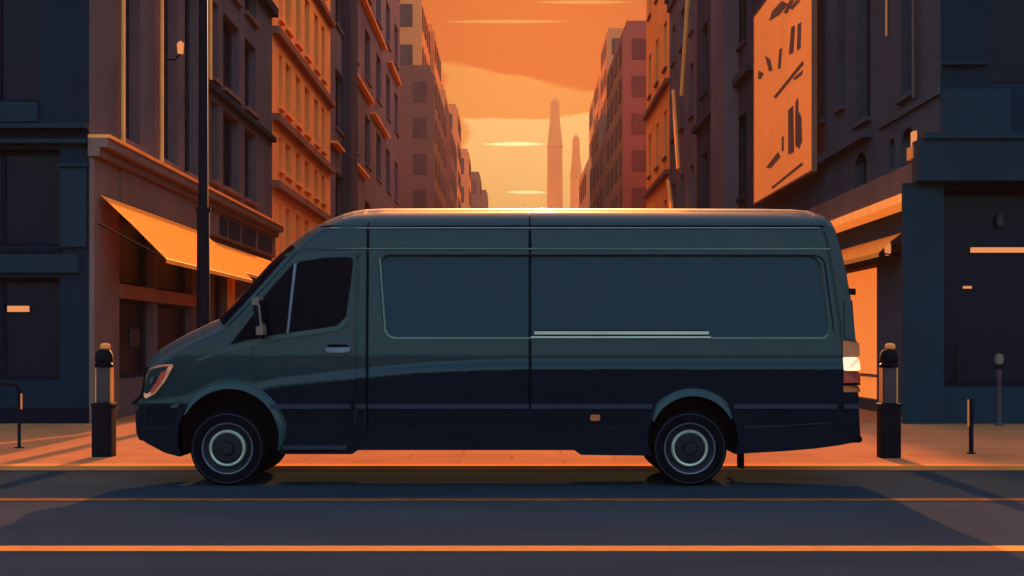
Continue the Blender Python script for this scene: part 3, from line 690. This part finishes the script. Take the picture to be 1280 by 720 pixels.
region[(fpx > 1054) & (fpx < 1100) & (fpy > 425) & (fpy < 491)] = 4             # tail lamp
bum = (fpx < 240) & (fpy > 505) & (region == 0); region[bum] = 3               # front bumper
lowz = (fpy > np.maximum(belt_y(fpx) + 12.3, 0)) & (fpx > 235)
for cx_, cy_, r_w in (AF, AR): region[np.hypot(fpx - cx_, fpy - cy_) < r_w + 3] = 9
names = {0: ('body', 'paint'), 1: ('front_door', 'paint'), 2: ('sliding_door', 'paint'), 3: ('front_bumper', 'paintlo')}
def side_mesh(sgn):
    Yg = YC - sgn * WD
    P = np.stack([Xg, Yg, Zg], -1).reshape(-1, 3)
    nc = len(cols)
    idx = np.arange(nc * NR).reshape(nc, NR)
    Fq = np.stack([idx[:-1, :-1], idx[1:, :-1], idx[1:, 1:], idx[:-1, 1:]], -1)
    if sgn < 0: Fq = Fq[..., ::-1]
    return P, Fq
lowpart = lowz & (fpy > 461)
darkz = (fpy > 472)
made = {}
for sgn in (1, -1):
    P, Fq = side_mesh(sgn)
    for rid, (nm, mt) in names.items():
        msk = region == rid; Fs = Fq[msk]
        if not len(Fs): continue
        u, inv = np.unique(Fs, return_inverse=True); Fs2 = inv.reshape(Fs.shape)
        o = link(nm, P[u].tolist(), Fs2.tolist(), mt, van, True)
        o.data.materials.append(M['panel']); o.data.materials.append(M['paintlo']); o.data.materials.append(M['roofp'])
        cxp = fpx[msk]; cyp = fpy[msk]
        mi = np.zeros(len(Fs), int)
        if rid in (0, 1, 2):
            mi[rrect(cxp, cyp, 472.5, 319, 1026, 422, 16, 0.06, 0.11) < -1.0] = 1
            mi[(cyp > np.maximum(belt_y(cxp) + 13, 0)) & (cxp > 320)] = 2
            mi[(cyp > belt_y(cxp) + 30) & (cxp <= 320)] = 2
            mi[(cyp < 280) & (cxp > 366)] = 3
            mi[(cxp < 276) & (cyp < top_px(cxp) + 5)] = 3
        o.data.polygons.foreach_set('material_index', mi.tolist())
# strips across the van along the outline: nose, bonnet, windscreen, roof, tail, underside
CPX = [171, 184, 200, 262, 276, 300, 340, 366, 420, 470, 1030, 1050, 1077]; CCX = [-0.17, -0.15, -0.14, -0.12, -0.15, -0.16, -0.15, -0.11, -0.05, 0, 0, 0.012, 0.012]; CCZ = [0, 0.01, 0.07, 0.10, 0.09, 0.09, 0.085, 0.075, 0.068, 0.068, 0.064, 0.0, 0]
def strip(name, i0, i1, row, m, crown=None):
    K = 24; V = []; Fc = []
    for i in range(i0, i1 + 1):
        for k in range(K + 1):
            s = -1 + 2 * k / K; e = 1 - s * s
            c0, c1 = (0, 0) if row == 0 else (float(np.interp(cols[i], CPX, CCX)), float(np.interp(cols[i], CPX, CCZ)))
            V.append((Xg[i, row] + c0 * e, YC + s * WD[i, row], Zg[i, row] + c1 * e))
    n = i1 - i0
    for i in range(n):
        for k in range(K): a = i * (K + 1) + k; Fc.append((a, a + 1, a + K + 2, a + K + 1))
    return link(name, V, Fc, m, van, True)
def ci(px): return int(np.argmin(np.abs(cols - px)))
T_ = NR - 1
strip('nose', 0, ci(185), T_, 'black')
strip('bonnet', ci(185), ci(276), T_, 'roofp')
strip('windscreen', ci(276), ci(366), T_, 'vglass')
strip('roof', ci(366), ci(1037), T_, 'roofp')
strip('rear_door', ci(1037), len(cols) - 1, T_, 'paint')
strip('underside', 0, ci(AF[0] - AF[2]), 0, 'black'); strip('underside', ci(AF[0] + AF[2]), ci(AR[0] - AR[2]), 0, 'black'); strip('underside', ci(AR[0] + AR[2]), len(cols) - 1, 0, 'black')
# end caps
for i, nm in ((0, 'front_panel'), (len(cols) - 1, 'rear_panel')):
    V = []; Fc = []
    for j in range(0, NR, 10):
        V += [(Xg[i, j], YC - WD[i, j], Zg[i, j]), (Xg[i, j], YC + WD[i, j], Zg[i, j])]
    V += [(Xg[i, -1], YC - WD[i, -1], Zg[i, -1]), (Xg[i, -1], YC + WD[i, -1], Zg[i, -1])]
    for j in range(len(V) // 2 - 1): Fc.append((2 * j, 2 * j + 1, 2 * j + 3, 2 * j + 2))
    link(nm, V, Fc, 'black', van)
# plates that follow the side surface
def plate(name, poly, m, out=0.006, thick=0.02, parent=None, sides=(1, -1), flat=None, rnd=0, bevel=0.0):
    res = []
    if rnd:
        poly = round_poly(poly, rnd)
    pp = np.array(poly, float); cf = colfac(pp[:, 0])
    wv = width(pp[:, 0], pp[:, 1]) if flat is None else np.full(len(pp), flat)
    for sgn in sides:
        V = []; k = len(pp)
        for off in (out, out - thick):
            for (px_, py_), w__, c__ in zip(pp, wv, cf): V.append((vx(px_) * c__, YC - sgn * (w__ + off), vz(py_)))
        Fc = [tuple(range(k)), tuple(range(2 * k - 1, k - 1, -1))] + [(i, i + k, (i + 1) % k + k, (i + 1) % k) for i in range(k)]
        me = bpy.data.meshes.new(name); bm = bmesh.new(); vsx = [bm.verts.new(v) for v in V]
        for f in Fc: bm.faces.new([vsx[i] for i in f])
        bmesh.ops.recalc_face_normals(bm, faces=bm.faces)
        if bevel:
            es = [e for e in bm.edges if len(e.link_faces) == 2 and (len(e.link_faces[0].verts) > 4 or len(e.link_faces[1].verts) > 4)]
            bmesh.ops.bevel(bm, geom=es, offset=bevel, segments=2, affect='EDGES')
        res.append(finish(bm, name, m, parent or van))
    return res
def round_poly(poly, r, n=5):
    out = []; k = len(poly)
    for i in range(k):
        p0, p1, p2 = (Vector(poly[i - 1]), Vector(poly[i]), Vector(poly[(i + 1) % k]))
        a, b_ = (p0 - p1), (p2 - p1); t = min(r, a.length * 0.45, b_.length * 0.45)
        A, B = p1 + a.normalized() * t, p1 + b_.normalized() * t
        for j in range(n + 1): s = j / n; out.append(tuple((1 - s) ** 2 * A + 2 * s * (1 - s) * p1 + s * s * B))
    return out
doors = [o for o in van.children if o.name.startswith('front_door')]
WIN = [(371, 327), (404, 321.5), (437, 320.5), (441, 325), (436, 368), (432, 396), (421, 407), (361, 416)]
QTR = [(328, 372), (344, 353), (364.5, 330), (367.5, 329), (358.5, 416.3), (330, 420.5)]
wrim = [(322, 374), (342, 349), (363, 325.5), (404, 317.5), (438, 316.5), (445.5, 322), (440, 370), (436, 400), (424, 411.5), (326, 427)]
plate('window_surround', wrim, 'paint', 0.006, 0.03, rnd=4)
plate('side_window', WIN, 'vglass', 0.012, 0.012, rnd=3)
plate('quarter_window', QTR, 'vglass', 0.012, 0.012, rnd=2)
plate('window_bar', [(366.5, 329.3), (369.6, 329.0), (361.0, 415.5), (358.2, 415.8)], 'lip', 0.016, 0.012)
plate('window_ledge', [(330, 421), (360, 416.7), (421, 407.6), (432, 397), (437.5, 398.5), (425, 413), (361, 422.5), (331, 427.5)], 'flare', 0.017, 0.02)
plate('corner_window', [(287, 431), (314, 396), (322, 384), (325, 422), (300, 427)], 'black', 0.010, 0.02, rnd=2)
plate('pillar_trim', [(278, 406.5), (332, 348.5), (362, 316.5), (366, 313.5), (370, 313), (334, 353.5), (284, 407.5)], 'flare', 0.016, 0.02)
plate('wing_crease', [(243, 450), (280, 436), (322, 425.5), (322, 430.5), (285, 440), (250, 451.5)], 'flare', 0.008, 0.02)
plate('roof_gutter', [(392, 281.2), (410, 280.0), (1030, 280.0), (1034, 281.2), (1030, 282.4), (410, 282.4)], 'black', 0.010, 0.02)
plate('gutter_bead', [(394, 283.0), (412, 282.6), (1028, 282.6), (1028, 284.0), (412, 284.0), (394, 284.4)], 'bead_and_lit_edge', 0.010, 0.02)
plate('waist_bead', [(352, 317), (366, 312.4), (400, 310.6), (450, 309.2), (1040, 309.2), (1040, 310.9), (450, 310.9), (400, 312.4), (368, 314.2), (354, 318.8)], 'bead_and_lit_edge', 0.012, 0.02)
plate('panel_lit_edge', [(494, 421.6), (1029, 421.6), (1035, 418), (1037, 418), (1031, 423.6), (492, 423.6), (484, 420), (480, 413), (473.5, 330), (473, 322), (475, 322), (475.6, 330), (482, 412), (486, 418.6)], 'bead_and_lit_edge', 0.004, 0.012)  # pale plate paints the light caught by the recess's lower and left edges
plate('panel_painted_shade', [(480, 317.6), (1022, 317.6), (1030, 321), (1034, 327), (1044, 414), (1042.4, 414), (1032, 328), (1028, 322.5), (1020, 318.9), (480, 318.9)], 'paintlo', 0.003, 0.012)  # dark plate paints shade along the recess's top and right edges
for a_, z0_, z1_ in ((457.8, 276, 545), (661.9, 258, 511)): 
    n_ = 24; L_ = [(a_, z0_ + (z1_ - z0_) * i / n_) for i in range(n_ + 1)]
    for sgn in (1, -1):
        V = []; Fc = []
        for (px_, py_) in L_:
            w__ = float(width(np.array([px_ - 4]), np.array([py_]))[0]) + 0.002
            V += [(vx(px_), YC - sgn * w__, vz(py_)), (vx(px_ + 1.4), YC - sgn * w__, vz(py_)), (vx(px_ + 1.4), YC - sgn * (w__ - 0.03), vz(py_)), (vx(px_), YC - sgn * (w__ - 0.03), vz(py_))]
        for i in range(n_):
            for j in range(4): q0 = i * 4 + j; q1 = i * 4 + (j + 1) % 4; Fc.append((q0, q1, q1 + 4, q0 + 4))
        link('door_seal', V, Fc, 'black', van)
# door handle, rail, mouldings
plate('handle_recess', round_poly([(410, 430.5), (434, 430.5), (437, 437), (408, 437)], 2), 'black', 0.004, 0.012)
plate('door_handle', [(407, 434.5), (438, 434.0), (438, 438.5), (432, 441), (411, 441), (407, 438.5)], 'lip', 0.030, 0.022, rnd=1.5, bevel=0.003)
plate('slide_rail', [(668, 412.5), (887.5, 412.5), (887.5, 419.5), (668, 419.5)], 'black', 0.012, 0.03)
plate('rail_trim', [(668, 414), (887, 414), (887, 418), (668, 418)], 'rail', 0.022, 0.012, bevel=0.002)
plate('rail_trim', [(664, 420.2), (889, 420.2), (889, 422.5), (664, 422.5)], 'rail', 0.030, 0.05)
for a, e in ((338, 438), (445, 457), (460, 661), (664, 815), (917, 1046), (1055, 1073)):
    plate('side_moulding', [(a, 505.2), (e, 505.2), (e, 511.2), (a, 511.2)], 'strip', 0.022, 0.03, bevel=0.004)
plate('filler_flap', [(443.5, 512), (457, 512), (457, 530), (443.5, 530)], 'strip', 0.004, 0.02)
plate('marker_lamp', round_poly([(738, 518.5), (750, 518.5), (750, 526), (738, 526)], 2), 'lens', 0.014, 0.02)
plate('side_step', [(352, 557), (434, 557), (432, 562), (354, 562)], 'strip', 0.045, 0.06, bevel=0.006)
plate('rear_crease', [(930, 533), (980, 532), (1043, 527), (1043, 528.4), (980, 533.6), (930, 534.4)], 'strip', 0.006, 0.01)
# wheel arch bands
for cx_, cy_, r, a0, a1, wd in ((AF[0], AF[1], AF[2], -14, 152, 11), (AR[0], AR[1], AR[2], 27, 156, 10)):
    outer, inner = [], []
    n = 40
    for i in range(n + 1):
        a = R(a0 + (a1 - a0) * i / n); taper = min(1, 0.25 + 1.6 * math.sin(math.pi * i / n))
        outer.append((cx_ + (r + wd * taper) * math.cos(a), cy_ - (r + wd * taper) * math.sin(a))); inner.append((cx_ + r * math.cos(a), cy_ - r * math.sin(a)))
    for sgn in (1, -1):
        V = []; Fc = []
        for i in range(n + 1):
            (ox, oy), (ix, iy) = outer[i], inner[i]
            wo = float(width(np.array([ox]), np.array([oy]))[0]); ww = W0 - 0.01
            mxp, myp = ix * 0.35 + ox * 0.65, iy * 0.35 + oy * 0.65
            for (qx, qy, w__) in ((ox, oy, wo - 0.004), (mxp, myp, max(wo, ww) + 0.022), (ix, iy, max(wo, ww) + 0.034), (ix, iy, ww - 0.25)):
                V.append((vx(qx), YC - sgn * w__, vz(qy)))
        for i in range(n):
            for j in range(3): a = i * 4 + j; Fc.append((a, a + 4, a + 5, a + 1))
        o = link('wheel_arch', V, Fc, 'flare', van, True); o.data.materials.append(M['black'])
        o.data.polygons.foreach_set('material_index', [1 if k % 3 == 2 else 0 for k in range(len(Fc))]); o.data.set_sharp_from_angle(angle=R(30))
# wheels
def wheel(px, py, sgn):
    c = (vx(px), YC - sgn * (W0 - 0.03), vz(py)); rad = c[2] - 0.006
    r_ = empty('wheel', (0, 0, 0)); r_.parent = van; r_.location = Vector(c) - van.location
    s = sgn
    def L(name, prof, m): return lat(name, [(r, h * s) for r, h in prof], c, m, r_, axis='y', n=56, caps=False)
    L('tyre', [(rad * 0.66, 0.20), (rad * 0.93, 0.225), (rad, 0.19), (rad, 0.04), (rad * 0.955, 0.008), (rad * 0.90, 0.0), (rad * 0.895, 0.006), (rad * 0.80, 0.004), (rad * 0.72, 0.012), (rad * 0.66, 0.03)], 'rubber')
    L('rim', [(0.0, 0.10), (0.20, 0.10), (0.232, 0.075), (0.242, 0.035), (0.236, 0.03), (0.20, 0.05), (0.182, 0.055), (0.142, 0.03), (0.12, 0.03), (0.0, 0.026)], 'rim')
    L('rim_lip', [(0.236, 0.026), (0.240, 0.014), (0.250, 0.012), (0.254, 0.028)], 'lip')
    L('ring', [(0.148, 0.028), (0.152, 0.006), (0.166, 0.002), (0.178, 0.012), (0.182, 0.05)], 'brass')
    L('hub', [(0.0, -0.02), (0.055, -0.018), (0.065, 0.0), (0.068, 0.028)], 'rim')
    for k in range(6):
        bm = bmesh.new(); a = k * math.pi / 3 + 0.2; lathe(bm, [(0.012, 0.005 * s), (0.012, 0.03 * s)], (c[0] + 0.10 * math.cos(a), c[1], c[2] + 0.10 * math.sin(a)), 'y', 6)
        finish(bm, 'wheel_nut', 'rim', r_)
    L('sidewall_ring', [(rad * 0.905, 0.002), (rad * 0.915, -0.003), (rad * 0.93, 0.0), (rad * 0.935, 0.006)], 'strip')
for px_, py_ in (WF, WR):
    for sgn in (1, -1): wheel(px_, py_, sgn)
for cx_, cy_, r_w in (AF, AR):
    box('wheel_well', (vx(cx_ - r_w - 6), vx(cx_ + r_w + 6), YC - 0.56, YC + 0.56, 0.34, vz(cy_ - r_w - 5)), 'black', van)
# axles and chassis bits seen under the body
lat('axle', [(0.05, -0.6), (0.05, 0.6)], (vx(WR[0]), YC, vz(WR[1])), 'black', van, axis='y', n=12); lat('axle', [(0.05, -0.6), (0.05, 0.6)], (vx(WF[0]), YC, vz(WF[1])), 'black', van, axis='y', n=12)
for sgn in (1, -1):
    y0 = YC - sgn * 0.80; 
    bm = bmesh.new(); bx(bm, vx(927.5), vx(932), min(y0, y0 + sgn * 0.25), max(y0, y0 + sgn * 0.25), vz(587), vz(562), bev=0.004); finish(bm, 'mud_flap', 'rubber', van)
# lights
hl = [(180.5, 468), (186, 461.5), (200, 456.5), (216, 455.5), (217.5, 458), (207, 477), (194, 493), (183, 499), (180.3, 497)]
for o in plate('headlight', hl, 'headlens', 0.020, 0.06, rnd=2, bevel=0.004):
    sg = 1 if o.data.vertices[0].co.y < YC else -1
    plate('lamp_lens', [(187.5, 475), (190.5, 471), (194, 470.5), (191.5, 478), (188.5, 481)], 'lensg', 0.026, 0.01, parent=o, sides=(sg,), rnd=2)
    plate('lamp_reflector', [(189, 488), (196, 479), (202, 466), (210, 461.5), (206, 471), (197, 485), (190, 493)], 'lensr', 0.031, 0.01, parent=o, sides=(sg,), rnd=1)
for (t, bo, m) in ((425.5, 445.5, 'lens'), (446.2, 463.5, 'lensc'), (464.2, 478.5, 'lensr'), (482.2, 490.5, 'lens')):
    rad_ = 6 if m == 'lensc' else 1
    plate('tail_lamp', [(1054, t), (1071.5, t), (1074.5, t + 4), (1075, bo), (1054, bo)], m, 0.012, 0.10, rnd=rad_ * 0.4)
plate('tail_lamp_divider', [(1054, 478.8), (1075, 478.8), (1075, 481.8), (1054, 481.8)], 'black', 0.010, 0.10)
plate('lamp_housing', [(1053, 424.5), (1073, 424.5), (1073.5, 492), (1053, 492)], 'black', 0.003, 0.14)
plate('rear_hinge', [(1063, 360), (1073, 360), (1073, 368), (1064, 368)], 'black', 0.015, 0.05, bevel=0.003)
plate('hinge_cover', [(1056, 375), (1069, 375), (1072, 424), (1056, 424)], 'paintlo', 0.004, 0.04)
# rear step bumper
bm = bmesh.new(); bx(bm, vx(1052), vx(1078.5), YC - 0.82, YC + 0.82, vz(554), vz(546), bev=0.015); finish(bm, 'rear_bumper', 'black', van)
# front bumper slats
for py_ in (527, 532, 537): plate('bumper_slat', [(172, py_), (190, py_ - 0.6), (190, py_ + 0.8), (172, py_ + 1.4)], 'strip', 0.006, 0.01)
plate('bumper_top', [(172, 508), (176, 503), (200, 504), (225, 505), (222, 510), (190, 512), (173, 513)], 'flare', 0.010, 0.02, rnd=1.5)
# mirrors: arms and housings reaching out from both doors
for sgn in (1, -1):
    y0 = YC - sgn * (W0 - 0.06)
    mr = empty('mirror', (0, 0, 0)); mr.parent = van; mr.location = Vector((vx(323), y0, vz(400))) - van.location
    y1 = y0 - sgn * 0.20
    k = (y1) / F if sgn > 0 else S
    def mpt(px, py): return ((px - 640) * k, y1, HC + (HY - py) * k)
    V = []; pr = [(321, 372), (326, 374), (328, 386), (329.5, 404), (330.5, 418), (327, 421), (322.5, 418), (321, 402), (318, 384), (317.5, 375)]
    pr = round_poly(pr, 2, 3); n = len(pr)
    for off in (-0.10, 0.10):
        for q in pr: v = mpt(*q); V.append((v[0], v[1] + off, v[2]))
    link('housing', V, [tuple(range(n)), tuple(range(2 * n - 1, n - 1, -1))] + [(i, i + n, (i + 1) % n + n, (i + 1) % n) for i in range(n)], 'paintlo', mr)
    for q0, q1 in (((317, 372), (326, 382)), ((322, 408), (331, 419))):
        a, b_ = mpt(*q0), mpt(*q1); box('mirror_cap', (a[0], b_[0], y1 - 0.107, y1 + 0.107, b_[2], a[2]), 'peach', mr, bev=0.012)
    a, b_ = mpt(325.6, 381), mpt(328.4, 410); V = []
    for off in (-0.106, 0.106):
        for q in ((324.5, 381), (327, 381), (330, 409), (327.5, 409)): v = mpt(*q); V.append((v[0], v[1] + off, v[2]))
    link('mirror_edge', V, [(0, 1, 2, 3), (7, 6, 5, 4)] + [(i, i + 4, (i + 1) % 4 + 4, (i + 1) % 4) for i in range(4)], 'peach', mr)
    tube('arm', [mpt(326, 417), (vx(327), y0 + sgn * 0.05, vz(424))], 0.018, 'black', mr)
# seats and wheel inside are hidden by the dark glass

# ------------------------------------------------------------------ haze
HZ = True
if HZ:
    hz = box('haze', (-402, 402, -62, 902, -1.2, 96), 'black'); hz.data.materials.clear()
    m = bpy.data.materials.new('haze'); m.use_nodes = True; t = m.node_tree; t.nodes.remove(t.nodes['Principled BSDF'])
    pv = t.nodes.new('ShaderNodeVolumePrincipled'); pv.inputs['Color'].default_value = (0.42, 0.29, 0.23, 1); pv.inputs['Density'].default_value = 0.0003
    pv.inputs['Anisotropy'].default_value = 0.0
    t.links.new(pv.outputs[0], t.nodes['Material Output'].inputs['Volume']); hz.data.materials.append(m); tag(hz, kind='stuff')
